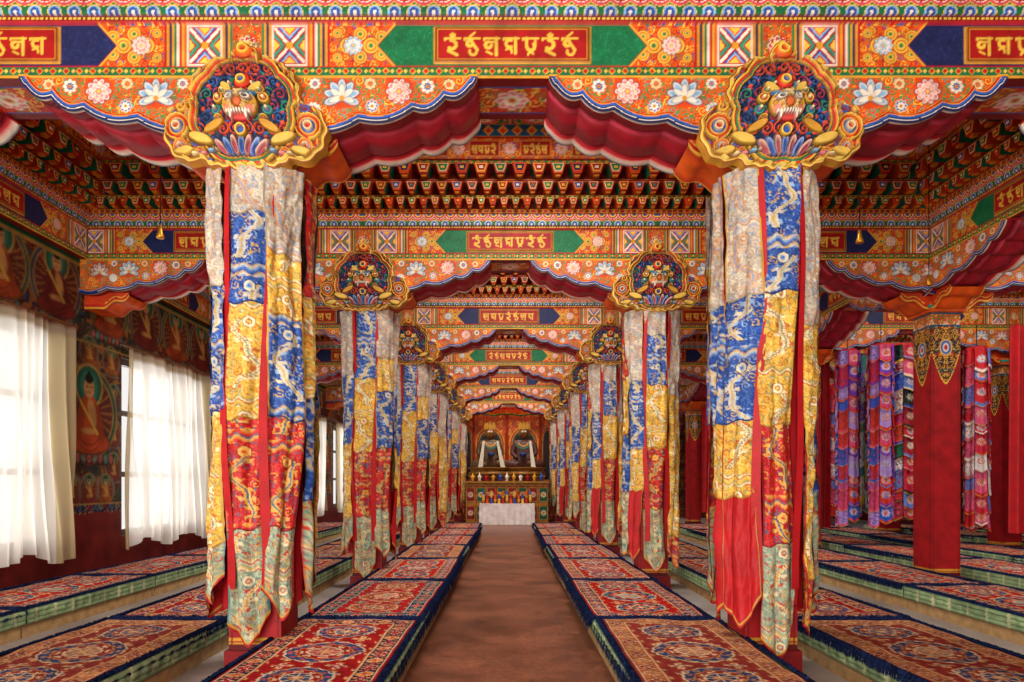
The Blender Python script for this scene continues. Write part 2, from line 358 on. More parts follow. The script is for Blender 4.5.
# ---------------------------------------------------------------- brackets
KN=[(1.28,.015),(1.24,.075),(1.10,.130),(.92,.195),(.62,.260),(.3,.31),(0,.34)]
def bdep(x):
    ax=abs(x); d=np.full_like(ax,.34)
    for (x1,d1),(x0,d0) in zip(KN[:-1],KN[1:]):
        t=np.clip((x1-ax)/(x1-x0),0,1); m=(ax<=x1)&(ax>=x0)
        dd=d1+(d0-d1)*t**.8+.034*np.sin(np.pi*t)*min(1,(x1-x0)/.18)
        d=np.where(m,dd,d)
    return d
def bracket_mesh():
    b=MB(); nx=440; nv=60
    x=np.linspace(-1.28,1.28,nx); d=bdep(x); v=np.linspace(0,1,nv)
    X=np.broadcast_to(x,(nv,nx)).copy(); Dp=v[:,None]*d[None,:]; E=d[None,:]-Dp
    sl=np.gradient(d,x); E=E/np.sqrt(1+np.minimum(sl,4)**2)
    E=np.minimum(E,np.maximum(1.28-abs(X),0)+.0)
    c=Cv(X,-Dp,S('#e0500e'),.006)
    c.scrolls(.056,(S('#1e8a4c'),YEL,S('#2b9c80'),S('#1e8a4c'),S('#e88a3c')),None,.32,lw=S('#9a2410'))
    for sx in (-1,1):
        for (fx,fy) in ((.52,-.11),(.84,-.085),(.22,-.12)): c.circ(sx*fx,fy+.01,.084,S('#d0440f'))
        c.lotus(sx*.52,-.12,.098,LBLUE,WHT); c.peony(sx*.84,-.088,.068,PINK,LPINK); c.lotus(sx*.22,-.13,.09,PINK,WHT)
        c.flower(sx*.69,-.17,.033,BLUE,WHT); c.flower(sx*1.0,-.06,.036,WHT,BLUE); c.flower(sx*.68,-.045,.028,YEL,RED)
        c.peony(sx*.36,-.19,.042,WHT,LBLUE); c.flower(sx*.37,-.045,.028,WHT,BLUE); c.flower(sx*1.12,-.05,.028,YEL,RED)
    for e,cc in ((.056,GOLD),(.052,RED),(.042,S('#e88a2c')),(.036,S('#2c5cae')),(.024,S('#16306e')),(.017,WHT),(.013,NAVY)): c.mm(E<e,cc)
    c.mm(Dp<.012,GOLD)
    col=c.c
    for yy,fl in ((-.04,False),(.44,True)):
        P=np.zeros((nv,nx,3)); P[...,0]=x; P[...,1]=yy+(1 if fl else -1)*(.014*np.clip((.056-E)/.01,0,1)); P[...,2]=3.38-v[:,None]*d[None,:]
        b.grid(P,col,flip=not fl)
    rows=[(-.054,0,NAVY),(-.035,0,WHT),(-.03,.0,S('#8a101c')),(.03,.0,S('#b42232')),(.03,.022,S('#6a0c12')),(.09,.022,S('#c0384c')),(.09,-.004,S('#7e1018')),(.2,-.004,S('#a01628')),
          (.31,-.004,S('#c03448')),(.31,.022,S('#6a0c10')),(.37,.022,S('#b42232')),(.37,0,RED),(.425,0,WHT),(.454,0,NAVY)]
    P=np.zeros((len(rows),nx,3)); C=np.zeros_like(P)
    for i,(yy,dz,cc) in enumerate(rows):
        P[i,:,0]=x; P[i,:,1]=yy; P[i,:,2]=3.38-d+dz; C[i]=cc
    b.grid(P,C,flip=True)
    for sx in (-1,1):
        P=np.array([[[sx*1.28,-.04,3.38],[sx*1.28,.44,3.38]],[[sx*1.28,-.04,3.365],[sx*1.28,.44,3.365]]]); b.grid(P,RED,flip=sx>0)
    w_=.48; xx=np.linspace(-w_,w_,120); t=np.clip((w_-abs(xx))/.3,0,1); dd=.03+.13*t**.7+.02*np.sin(t*9)
    nvv=14; vv=np.linspace(0,1,nvv)
    for yy,fl in ((.03,False),(.37,True)):
        P=np.zeros((nvv,120,3)); P[...,0]=xx; P[...,1]=yy; P[...,2]=3.06-vv[:,None]*dd
        C=np.zeros((nvv,120,3)); E2=(1-vv[:,None])*dd; C[:]=S('#c43a14')
        C[E2<.05]=YEL; C[E2<.042]=RED; C[E2<.015]=GOLD
        b.grid(P,C,flip=not fl)
    P=np.zeros((6,120,3)); C=np.zeros((6,120,3))
    for i,(yy,cc) in enumerate(((.03,YEL),(.05,S('#c8380f')),(.12,S('#e45a12')),(.28,S('#e45a12')),(.35,S('#c8380f')),(.37,YEL))): P[i,:,0]=xx; P[i,:,1]=yy; P[i,:,2]=3.06-dd; C[i]=cc
    b.grid(P,C,flip=True)
    return b.mesh('bracket_arm',[M_PAINT])
BRACK=bracket_mesh()

# ---------------------------------------------------------------- capital medallion
def medallion_mesh():
    b=MB(); s=.0056
    pts=[(0,-75),(9,-70),(13,-62),(11,-56),(22,-60),(36,-55),(48,-44),(54,-30),(53,-16),(60,-14),(71,-10),(79,1),(81,14),(77,28),(69,38),(57,43),(44,40),(36,46),(20,48),(0,50)]
    pts=[(x,y+3) for x,y in pts]
    full=pts+[(-x,y) for x,y in pts[-2:0:-1]]
    full=np.array(full,float); full[:,1]*=-1
    ang=np.unwrap(np.arctan2(full[:,1],full[:,0])); rad=np.hypot(full[:,0],full[:,1])
    nt=420; nr=120
    th=np.linspace(ang[0],ang[0]-2*np.pi,nt,endpoint=False)
    a2=np.concatenate([ang,[ang[0]-2*np.pi]]); r2=np.concatenate([rad,[rad[0]]])
    R=np.interp(-th,-a2,r2)
    R=R+1.2*np.sin(th*28)*(R>50)
    v=np.linspace(0,1,nr)
    X=(v[:,None]*R*np.cos(th)); Y=(v[:,None]*R*np.sin(th))
    E=(1-v[:,None])*R
    c=Cv(X,Y,S('#8a2a14'),1.0)
    c.scrolls(11,(S('#dca83c'),S('#d88a2c'),S('#1e7050'),S('#b8201a'),GOLD,S('#2c549c')),None,.42,lw=S('#40100a'),turns=1.3)
    for sx in (-1,1):
        for (cx,cy,r) in ((sx*64,-14,14),(sx*61,-33,8),(sx*41,-41,7),(sx*51,-2,6)):
            for rr,cc in ((1,S('#5a1c10')),(.9,YEL),(.80,S('#b01c1c')),(.62,GOLD),(.48,S('#20569c')),(.33,CRM),(.20,RED)): c.circ(cx,cy,r*rr,cc)
    thh=np.arctan2(Y-2,X); dr=np.hypot(X/52,(Y-3)/55)
    sc_=.94+.08*abs(np.sin(thh*4))
    for rr,cc in ((1.05,S('#4a140c')),(1.02,S('#e0b040')),(.98,S('#c02c1c')),(.935,S('#1c7a50')),(.90,GOLD),(.88,S('#081a38'))): c.mm(dr<rr*sc_,cc)
    reg=dr<.86*sc_
    c.scrolls(12,(S('#d84c1c'),S('#1e7a5a'),S('#123a6a'),S('#2c5aa0'),S('#a82c3c')),reg,.28)
    for sx in (-1,1):
        for (cx,cy,r,q) in ((22,11,6,0),(25,1,5.5,1),(18,19,5.5,2),(11,25,5,1),(22,-9,5,0)):
            for rr,cc in ((1,S('#20140c')),(.86,(S('#d8a840'),S('#3c8a6a'),S('#d08838'))[q]),(.55,(S('#a8341c'),S('#1c4a8a'),S('#2c7a52'))[q]),(.3,CRM)): c.circ(sx*cx,cy,r*rr,cc)
    c.ell(0,3,18.5,16,0,S('#3a1c0c')); c.ell(0,2.6,17,14.6,0,S('#cc9c38')); c.ell(0,9,13,6.2,0,S('#dcc078'))
    c.scrolls(5.0,(S('#985020'),S('#e8d090'),S('#b86c2c')),(np.hypot(X/16,(Y-2.6)/14)<1),.28)
    for sx in (-1,1):
        c.ell(sx*14,21,8,3.6,sx*.8,S('#d8b450')); c.ell(sx*8,7.5,5.2,4.2,0,S('#7a1c10')); c.ell(sx*8,7.5,4.2,3.2,0,WHT); c.circ(sx*7.6,7.5,2.2,BLK); c.ell(sx*8.5,13,6.6,2.2,sx*.4,S('#1470a0'))
        c.ell(sx*11,-2.5,3.8,3.8,0,S('#d07c60'))
        c.ell(sx*27,-15,12,5,-sx*.5,S('#5a3010')); c.ell(sx*27,-15,11,4,-sx*.5,S('#c89030')); c.ell(sx*40,-27,14,6,sx*.3,S('#5a3010')); c.ell(sx*40,-26.5,12.5,4.6,sx*.3,S('#d8b04c')); c.ell(sx*58,-38,12,5,-sx*.2,S('#5a3010')); c.ell(sx*58,-37.8,10.6,3.8,-sx*.2,S('#d8b04c'))
        for k in range(4): c.ell(sx*(22+8*k),-37-1.5*k,4.4,2.6,0,S('#5a3010')); c.ell(sx*(22+8*k),-36.6-1.5*k,3.4,1.8,0,(CRM,LBLUE,PINK,CRM)[k])
    c.ell(0,2,5,5.4,0,S('#904c14')); c.ell(0,2.4,3.8,4,0,S('#d0602c')); c.ell(0,-8.5,12.5,4.8,0,S('#6a0c10')); c.ell(0,-9.4,9,2.4,0,S('#c8403c'))
    for k in range(-4,5): c.ell(k*2.7,-5.8,1.1,1.9,0,WHT)
    for sx in (-1,1): c.ell(sx*7.6,-8.5,1.2,3.2,0,WHT)
    c.circ(0,29,9,S('#3a0c10')); c.circ(0,29,8,S('#c82c1c')); c.circ(0,29,5.2,YEL); c.circ(0,29,3,S('#20569c'))
    for k in range(-3,4): c.ell(k*6.5,-32-abs(k),4.0,11,-k*.25,S('#14183c')); c.ell(k*6.5,-32-abs(k),3.2,9.6,-k*.25,(S('#8098c8'),S('#d0a090'))[k%2]); c.ell(k*6.5,-34-abs(k),1.7,6.4,-k*.25,(S('#284e9c'),S('#a83c50'))[k%2])
    c.circ(0,-20,6.5,S('#5a3010')); c.circ(0,-20,5.6,YEL); c.circ(0,-20,3.6,BLUE)
    c.circ(0,62,10,S('#5a1c10')); c.circ(0,62,9,ORG); c.circ(0,62,6,YEL); c.circ(0,62,3,RED)
    c.mm(E<4.5,S('#a0621c')); c.mm(E<3.2,S('#dcb850')); c.mm(E<1.2,S('#8a3a14'))
    lum=c.c.mean(-1)
    depth=-.05-.04*(1-v[:,None]**2)-.045*np.clip(lum/.5,0,1)*(E>3)-.06*np.exp(-(np.hypot(X/18,(Y-4)/16))**2*1.4)
    P=np.stack([X*s,depth,Y*s+3.13],-1)
    b.grid(P,c.c,closeu=True)
    P=np.zeros((2,nt,3)); P[0,:,0]=X[-1]*s; P[0,:,2]=Y[-1]*s+3.13; P[0,:,1]=depth[-1]; P[1]=P[0]; P[1,:,1]=.02
    b.grid(P,GOLD,closeu=True)
    return b.mesh('capital_medallion',[M_PAINT])
MEDAL=medallion_mesh()

# ---------------------------------------------------------------- brocade banners
PALS={'blue':[S(h) for h in ('#214696','#3f68ac','#8aa8cc','#c8a04c','#d8ccac','#162a64')],
 'white':[S(h) for h in ('#bcb09c','#d8ceba','#b08468','#8094b4','#cca480','#9c8c74')],
 'gold':[S(h) for h in ('#dca838','#e8c868','#b8602a','#8a9468','#ecdfb4','#a8741f')],
 'red':[S(h) for h in ('#b8161c','#cc3a30','#dc9c38','#2c627c','#e0ac58','#7e0e14')],
 'silver':[S(h) for h in ('#8f9c80','#b4bc9c','#b83428','#cc9c40','#d8cca0','#4c7a78')],
 'plain':[S(h) for h in ('#b4141a','#bc181c','#a01014','#b01c20','#a01218','#840c14')]}
def brocade(U,V,pal,seed):
    p=PALS[pal]
    c=Cv(U,V,p[0],.01)
    if pal=='plain': return c.c
    wob=.02*(fbm(U*9,V*9,seed,2)-.5); ph=(seed*.37)%1
    old=(c.X,c.Y); c.X=U+wob+ph; c.Y=V+wob*1.3+ph
    c.scrolls(.050,(p[1],p[3],p[2],p[1],p[1],p[3],p[2]),None,.26,lw=p[5],turns=1.4)
    c.X,c.Y=old
    rep=(V*1.9+ph)%1
    wv=(rep<.14); st=((V+.012*np.sin(U*70))*95)%5
    for q,cc in enumerate((p[0],p[1],p[2],p[4],p[3])): c.mm(wv&(st.astype(int)==q),cc,.75)
    uc=.055*np.sin(V*17+seed)+.018*np.sin(V*41+seed*2)
    s1=abs(U-uc); w=.020*(.65+.35*np.sin(rep*3.14))
    body=(s1<w)&(rep>.2)&(rep<.92); out=(s1<w+.005)&(rep>.19)&(rep<.93)
    c.mm(out,p[5]); c.mm(body,p[4],.85); sc2=((U*95)%1-.5)**2+((V*95)%1-.5)**2
    c.mm(body&(sc2<.08),p[2]); c.mm(body&(s1<.005),p[3])
    cl=((V*1.9*5+ph)%1)
    c.mm((s1<w+.028)&(s1>w+.002)&(cl<.20)&(rep>.2)&(rep<.9),p[4],.8); c.mm((s1<w+.020)&(s1>w)&(abs(cl-.6)<.1)&(rep>.2)&(rep<.9),p[2])
    hd=np.hypot(U-.01,(rep-.9)/1.9); c.mm(hd<.034,p[5]); c.mm(hd<.029,p[4]); c.mm(hd<.016,p[2]); c.mm(hd<.008,p[1])
    n3=vn(U*60,V*60,seed+9); n4=fbm(U*5,V*3,seed+20,2); return c.c*(.80+.28*n3+.14*n4)[...,None]
def banner_mesh(spec,res,seed):
    b=MB(); a=.252; w=.218
    R_=np.random.RandomState(seed)
    for j in range(8):
        phi=-math.pi/2+j*math.pi/4+R_.uniform(-.04,.04); n=np.array([math.cos(phi),math.sin(phi)]); t=np.array([-math.sin(phi),math.cos(phi)])
        tiers=spec[j]; K=len(tiers)-1
        r=res if j in (0,1,7) else res*2
        z0=2.87; sk=R_.uniform(-.05,.05); fl=R_.uniform(.0,.05); sw=R_.uniform(-.03,.03); tw=R_.uniform(-.5,.5); lay=.014*(j%2)
        for k,(pal,zb) in enumerate(tiers):
            zt=z0+(.05 if k else 0); nz=max(6,int((zt-zb)/r)); ns=max(8,int(w/r))
            s=np.linspace(-1,1,ns)*(1.0 if k%2==0 else .98); v=np.linspace(0,1,nz)
            point=.010 if k<K else .14
            Sg,Vg=np.meshgrid(s,v)
            botz=zb+point*(abs(Sg)**1.3)-point*.5+sk*Sg*(.5 if k<K else 1)+(.010*np.sin(Sg*5+k+j))
            Z=zt+(botz-zt)*Vg; q=np.clip((2.87-Z)/2.6,0,1)
            hang=.006*(K-k)
            pleat=.030*(abs(np.sin(Sg*3.2+seed*1.3+j+1.1*np.sin(Z*1.7+j)))-.6)*(.25+1.1*q)
            crease=.020*(fbm(Sg*1.8+Z*2.8+j,Z*6.0-Sg*1.5,seed+5,3)-.5)*2
            fold=.024*(fbm(Sg*1.2+j*9,Z*1.7,seed,2)-.5)*2+pleat+crease
            rad=a+lay+hang-.02*q+.022*(1-Sg**2)-.018*Sg**4*q+fold+fl*q**3+tw*Sg*.10*q
            side=Sg*w/2*(1.04+.07*np.sin(Z*4+seed+j)-.12*q)+.016*np.sin(Z*3.1+j*2+seed)+sw*q
            P=np.stack([n[0]*rad+t[0]*side,n[1]*rad+t[1]*side,Z],-1)
            C=brocade(Sg*w/2,Z,pal,seed+j*3+k)
            ed=(abs(Sg)>.93)
            C[ed]=[S('#a81218'),S('#c0923a'),PALS[pal][5]][(j+k+seed)%3]
            hm=(Z-botz<.010); C[hm]=PALS[pal][5]
            if k==K: C[(Z-botz<.03)]=S('#c0923a'); C[(Z-botz<.015)]=S('#a81418')
            b.grid(P,C)
            z0=zb
    for j in (0,3,5,7):
        phi=-math.pi/2+(j+.5)*math.pi/4; n=np.array([math.cos(phi),math.sin(phi)]); t=np.array([-n[1],n[0]])
        v=np.linspace(0,1,80); s=np.linspace(-1,1,5); Sg,Vg=np.meshgrid(s,v)
        rad=.296-.01*Vg+.012*np.sin(Vg*11+j); Z=2.86-2.35*Vg; sd=Sg*(.016+.012*Vg)+.02*np.sin(Vg*6+j+seed)
        P=np.stack([n[0]*rad+t[0]*sd,n[1]*rad+t[1]*sd,Z],-1); b.grid(P,S('#b01218'))
    # plain red under-cloth wrapped round the shaft
    th=np.linspace(0,2*np.pi,72,endpoint=False); v=np.linspace(0,1,40); T,V=np.meshgrid(th,v)
    rad=.215+.012*np.sin(T*14+V*2)*(.4+V); Z=2.86-(2.86-.42-.05*np.sin(T*3))*V
    b.grid(np.stack([rad*np.cos(T),rad*np.sin(T),Z],-1),S('#a01018'),closeu=True)
    return b.mesh('brocade_banners',[M_CLOTH])
f1=[('white',2.60),('blue',2.10),('gold',1.46),('red',.84),('silver',.26)]
f2=[('blue',2.16),('gold',1.42),('red',.76),('silver',.19)]
d1=[('white',2.20),('blue',1.50),('gold',.74),('silver',.48)]
d2=[('white',2.38),('gold',2.04),('blue',1.46),('red',.84),('silver',.40)]
d3=[('white',2.14),('blue',1.45),('gold',1.02),('plain',.36)]
d4=[('white',2.0),('gold',1.25),('gold',.55),('red',.30)]
sp=[('red',2.2),('gold',1.6),('blue',1.0),('silver',.4)]
BAN_A=banner_mesh([f1,d2,sp,d1,f1,d2,d3,d1],.006,1)
BAN_B=banner_mesh([f2,d4,sp,d1,f2,d2,d3,d3],.006,12)
BAN_C=banner_mesh([f2,d2,d3,d1,f1,d2,sp,d1],.010,25)
BAN_D=banner_mesh([f1,d4,d1,d1,f1,d2,sp,d3],.010,33)

def shaft_mesh():
    b=MB(); hw=.15; res=.009
    for k in range(4):
        U,Z,_=xz(-hw,hw,0,3.1,res)
        c=Cv(U,Z,S('#9a1016'),.010)
        for z in (.18,.2,2.86,2.9): c.mm(abs(Z-z)<.008,GOLD)
        c.mm((abs(abs(U)-.13)<.004),S('#6c0a0e'))
        ed=2.12+.35*(abs(U)/.15)**1.5
        reg=(Z>ed)&(Z<2.72)
        c.mm(reg&(Z<ed+.02),YEL); c.mm(reg&(Z>=ed+.02),S('#3c1418'))
        old=c.X; c.X=abs(U); c.scrolls(.06,(S('#d89a30'),S('#e0ac40'),S('#c8501c'),S('#d89a30'),S('#2c7a6a')),(Z>ed+.03)&(Z<2.72),.32); c.X=old
        c.mm((Z>2.72)&(Z<2.86),S('#1c4a6a')); c.mm((Z>2.735)&(Z<2.845),S('#c8541c')); c.scrolls(.05,(YEL,GRN,WHT),(Z>2.735)&(Z<2.845),.3)
        c.ell(0,2.50,.065,.085,0,YEL); c.ell(0,2.50,.055,.073,0,BLUE); c.ell(0,2.50,.03,.045,0,WHT); c.ell(0,2.50,.02,.03,0,RED)
        c.mm(Z<.18,S('#600c10'))
        co,si=math.cos(k*math.pi/2),math.sin(k*math.pi/2)
        x=U; y=np.full_like(U,-hw)
        P=np.stack([x*co-y*si,x*si+y*co,Z],-1); b.grid(P,c.c)
    b.box(-.17,.17,-.17,.17,0,.14,S('#7a1014'))
    b.box(-.19,.19,-.19,.19,2.86,2.96,S('#c8541c')); b.box(-.2,.2,-.2,.2,2.9,2.93,TEAL)
    return b.mesh('shaft',[M_PAINT])
SHAFT=shaft_mesh()

for k,y in enumerate(ROWS):
    for sx,x in ((-1,-1.445),(1,1.515)):
        if sx<0: bm=(BAN_A,BAN_C,BAN_D)[k if k<2 else 1+k%2]
        else: bm=(BAN_B,BAN_D,BAN_C)[k if k<2 else 1+k%2]
        p=empty('banner_draped_pillar',(x,y+.2,0))
        obj('shaft',SHAFT,parent=p); 
        obj('brocade_banners',bm,parent=p)
        obj('bracket_arm',BRACK,loc=(0,-.2,0),parent=p)
        obj('capital_medallion',MEDAL,loc=(0,-.24,0),parent=p)
for k,y in enumerate(ROWS):
    for x in (4.53,7.53):
        p=empty('red_pillar',(x,y+.2,0))
        obj('shaft',SHAFT,parent=p)
        obj('bracket_arm',BRACK,loc=(0,-.2,0),parent=p)
        if x<5: obj('cross_bracket_arm',BRACK,loc=(-.2,0,0),rot=-math.pi/2,parent=p,scale=(1,1,.9995))
    p=empty('wall_pilaster',(XL-.02,y+.2,0))
    obj('bracket_arm',BRACK,loc=(0,-.2,0),parent=p)
for k,y in enumerate(ROWS):
    for i,x in enumerate((-2.97,.03,3.03,6.03,9.03)):
        g=BEAM_N if i!=1 else (BEAM_G,BEAM_G,BEAM_N,BEAM_G,BEAM_N,BEAM_G)[k]
        p=obj('painted_beam',g,(x,y,0)); obj('cornice',CORN,parent=p)
for k in range(-1,6):
    yc=3.9+1.5+3*k
    if yc>20: break
    p=obj('longitudinal_beam',BEAM_G if k%2==0 else BEAM_N,(4.33,yc,0),rot=-math.pi/2,scale=(.93,1,.999)); obj('cornice',CORN,parent=p)
    p=obj('wall_beam',BEAM_N,(XL+.06,yc,0),rot=math.pi/2,scale=(.93,1,.999)); obj('cornice',CORN,parent=p)

# ---------------------------------------------------------------- ceiling / floor / walls
def ceil_mesh():
    b=MB(); X,Y=np.meshgrid(np.linspace(0,3,200),np.linspace(0,3,200))
    c=Cv(X,Y,S('#c83c1a'),.02)
    cx=((X/.5)%1-.5)*.5; cy=((Y/.5)%1-.5)*.5; r=np.hypot(cx,cy); th=np.arctan2(cy,cx)
    c.scrolls(.12,(GRN,YEL,BLUE),None,.28)
    for rr,cc in ((.2,GOLD),(.19,GRN),(.15,YEL),(.14,ORG)): c.mm(r<rr,cc)
    c.mm(r<.12*(.75+.25*abs(np.cos(4*th))),PINK); c.mm(r<.07*(.75+.25*abs(np.cos(4*th))),WHT); c.mm(r<.03,GOLD)
    e=np.maximum(abs(cx),abs(cy)); c.mm(e>.225,BLUE); c.mm(e>.24,GOLD)
    b.grid(np.stack([X,Y,np.zeros_like(X)],-1),c.c,flip=True)
    return b.mesh('ceiling_panel',[M_PAINT])
CE=ceil_mesh(); ceiling=empty('ceiling',(0,0,0))
for i in range(5):
    for j in range(-2,6):
        x0=-4.47+3*i; y0=3.9+3*j
        if i in (1,3):  # these bays keep openings so the added ceiling fill can shine through
            obj('ceiling_panel',CE,(x0,y0+1.5,ZC),parent=ceiling,scale=(1,.5,1))
            if j<0: obj('ceiling_panel',CE,(x0,y0,ZC),parent=ceiling,scale=(1,.5,1))
            else:
                obj('ceiling_panel',CE,(x0,y0,ZC),parent=ceiling,scale=(.25,.5,1))
                obj('ceiling_panel',CE,(x0+2.25,y0,ZC),parent=ceiling,scale=(.25,.5,1))
                obj('ceiling_panel',CE,(x0+.75,y0,ZC),parent=ceiling,scale=(.5,.1,1))
                obj('ceiling_panel',CE,(x0+.75,y0+1.3,ZC),parent=ceiling,scale=(.5,.067,1))
        else: obj('ceiling_panel',CE,(x0,y0,ZC),parent=ceiling)

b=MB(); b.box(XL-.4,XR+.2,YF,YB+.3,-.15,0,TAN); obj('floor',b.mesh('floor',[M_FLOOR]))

WIN=[(4.38+3*k,6.25+3*k) for k in range(-1,5)]
WZ0,WZ1=.50,2.52
def mural(Y,Z):
    c=Cv(Y,Z,S('#3c1410'),.02)
    c.scrolls(.13,(S('#6a3a18'),S('#1e3a30'),S('#7a2c16'),S('#23324e'),S('#8a6428')),None,.34,lw=S('#1e0c0a'))
    n=fbm(Y*2.2,Z*2.2,41,3); c.mm(n>.58,S('#24382c'),.6); c.mm(n<.36,S('#5a1c14'),.7)
    n=vn(Y*16,Z*16,50); c.mm(n>.78,S('#9a5a2a'),.7); c.mm(n<.12,S('#2a4a6a'),.7)
    ylo,yhi=Y.min(),Y.max(); zlo,zhi=Z.min(),Z.max()
    def fig(cy,cz,s,body,halo):
        if cy+.6*s<ylo or cy-.6*s>yhi or cz+.7*s<zlo or cz-.6*s>zhi: return
        for rr,cc in ((.50,S('#8c6a2c')),(.475,halo),(.43,S('#9c7434')),(.41,S('#53201a'))): c.circ(cy,cz+.1*s,rr*s,cc)
        th=np.arctan2(Z-cz-.1*s,Y-cy); rr=np.hypot(Y-cy,Z-cz-.1*s); c.mm((rr<.40*s)&(rr>.2*s)&(((th*24/6.283)%1)<.35),S('#7a4a20'))
        for rr,cc in ((.235,S('#a8803a')),(.21,S('#20503c')),(.15,S('#2c6a50'))): c.circ(cy,cz+.38*s,rr*s,cc)
        for k in range(-4,5): c.ell(cy+k*.095*s,cz-.40*s,.05*s,.065*s,0,S('#2a1210')); c.ell(cy+k*.095*s,cz-.39*s,.038*s,.05*s,0,[S('#9a5048'),S('#5a7a6a')][k%2])
        c.ell(cy,cz-.22*s,.37*s,.135*s,0,S('#1e0c0a')); c.ell(cy,cz-.22*s,.35*s,.12*s,0,body); c.ell(cy,cz+.02*s,.18*s,.27*s,0,body)
        c.ell(cy-.16*s,cz-.02*s,.07*s,.22*s,-.3,body*.7); c.ell(cy+.16*s,cz-.02*s,.07*s,.22*s,.3,body*.7)
        for k in range(4): c.arc(cy,cz-.05*s-.07*s*k,.2*s,215,325,.008*s,body*.45)
        c.ell(cy+.05*s,cz+.10*s,.065*s,.15*s,.3,S('#b07c44')); c.ell(cy,cz-.10*s,.12*s,.035*s,0,S('#b07c44'))
        c.seg(cy-.14*s,cz+.2*s,cy+.14*s,cz-.12*s,.014*s,YEL*.7)
        c.ell(cy,cz+.36*s,.085*s,.11*s,0,S('#b88450')); c.ell(cy,cz+.455*s,.07*s,.055*s,0,BLK); c.circ(cy,cz+.51*s,.028*s,BLK)
        for e in (-1,1): c.ell(cy+e*.032*s,cz+.37*s,.018*s,.008*s,0,BLK)
        c.ell(cy,cz+.31*s,.022*s,.008*s,0,S('#8a2018'))
    for k in range(-2,6):
        ym=4.38+3*k-.57
        for (dy,dz) in ((-.38,2.40),(0,2.44),(.38,2.40),(-.42,2.0),(.42,2.0),(-.42,1.62),(.42,1.62),(-.42,1.24),(.42,1.24),(-.28,1.0),(.28,1.0),(0,1.0)): fig(ym+dy,dz,.33,[S('#9c5422'),S('#7a2c24'),S('#2c4a5a')][int(dz*10+dy*9)%3],S('#2a4060'))
        fig(ym,1.74,.98,S('#a03c16'),S('#204838'))
        for q,dy in enumerate((.40,1.12,1.84,2.56)):
            fig(ym+dy-.05,2.96,.74,[S('#963a16'),S('#6c201a')][q%2],[S('#204838'),S('#23324e')][q%2])
    for z in (2.56,3.32): c.mm(abs(Z-z)<.012,S('#9c7434')); 
    c.mm(Z<.88,S('#2a2038')); c.scrolls(.09,(S('#9c7434'),S('#8a2018'),S('#2c5a6a')),(Z<.87)&(Z>.78),.34)
    c.mm(abs(Z-.88)<.008,S('#9c7434'))
    c.mm(Z<.77,S('#6a1c18'))
    c.mm(Z>3.33,GRN*.4)
    return c.c
b=MB()
def wpatch(y0,y1,z0,z1,res=.017):
    ny=max(2,int((y1-y0)/res)); nz=max(2,int((z1-z0)/res))
    Y,Z=np.meshgrid(np.linspace(y0,y1,ny),np.linspace(z0,z1,nz))
    b.grid(np.stack([np.full_like(Y,XL),Y,Z],-1),mural(Y,Z),flip=False)
wpatch(2.0,WIN[-1][1]+1,WZ1,3.42,.018); wpatch(YF,2.0,WZ1,3.42,.1); wpatch(YF,YB,0,WZ0,.05)
wpatch(YF,YB,3.42,4.6,.2)
prev=YF
for (a,c_) in WIN: wpatch(prev,a,WZ0,WZ1,.1 if prev==YF else .014); prev=c_
wpatch(prev,YB,WZ0,WZ1,.04); wpatch(WIN[-1][1]+1-.01,YB,WZ1,3.42,.1)
for (a,c_) in WIN:
    b.box(XL-.35,XL,a-.02,a,WZ0,WZ1,S('#8a7a66'),skip=(1,)); b.box(XL-.35,XL,c_,c_+.02,WZ0,WZ1,S('#8a7a66'),skip=(1,))
    b.box(XL-.35,XL,a,c_,WZ0-.02,WZ0,S('#8a7a66'),skip=(1,)); b.box(XL-.35,XL,a,c_,WZ1,WZ1+.02,S('#8a7a66'),skip=(1,))
obj('wall_left',b.mesh('wall_left',[M_MURAL]))
b=MB(); b.box(XR,XR+.2,YF,YB,0,4.6,S('#5c1e18')); obj('wall_right',b.mesh('wall_right',[M_MURAL]))
b=MB(); X,Z,P=xz(XL,XR,0,4.6,.04,YB); 
c=Cv(X,Z,S('#5a1d14'),.05); c.scrolls(.3,(S('#8a5a26'),S('#27463a'),S('#a8562a'))); b.grid(P,c.c); b.box(XL,XR,YB+.01,YB+.2,0,4.6,S('#5a1d14'),skip=(0,))
obj('wall_back',b.mesh('wall_back',[M_MURAL]))

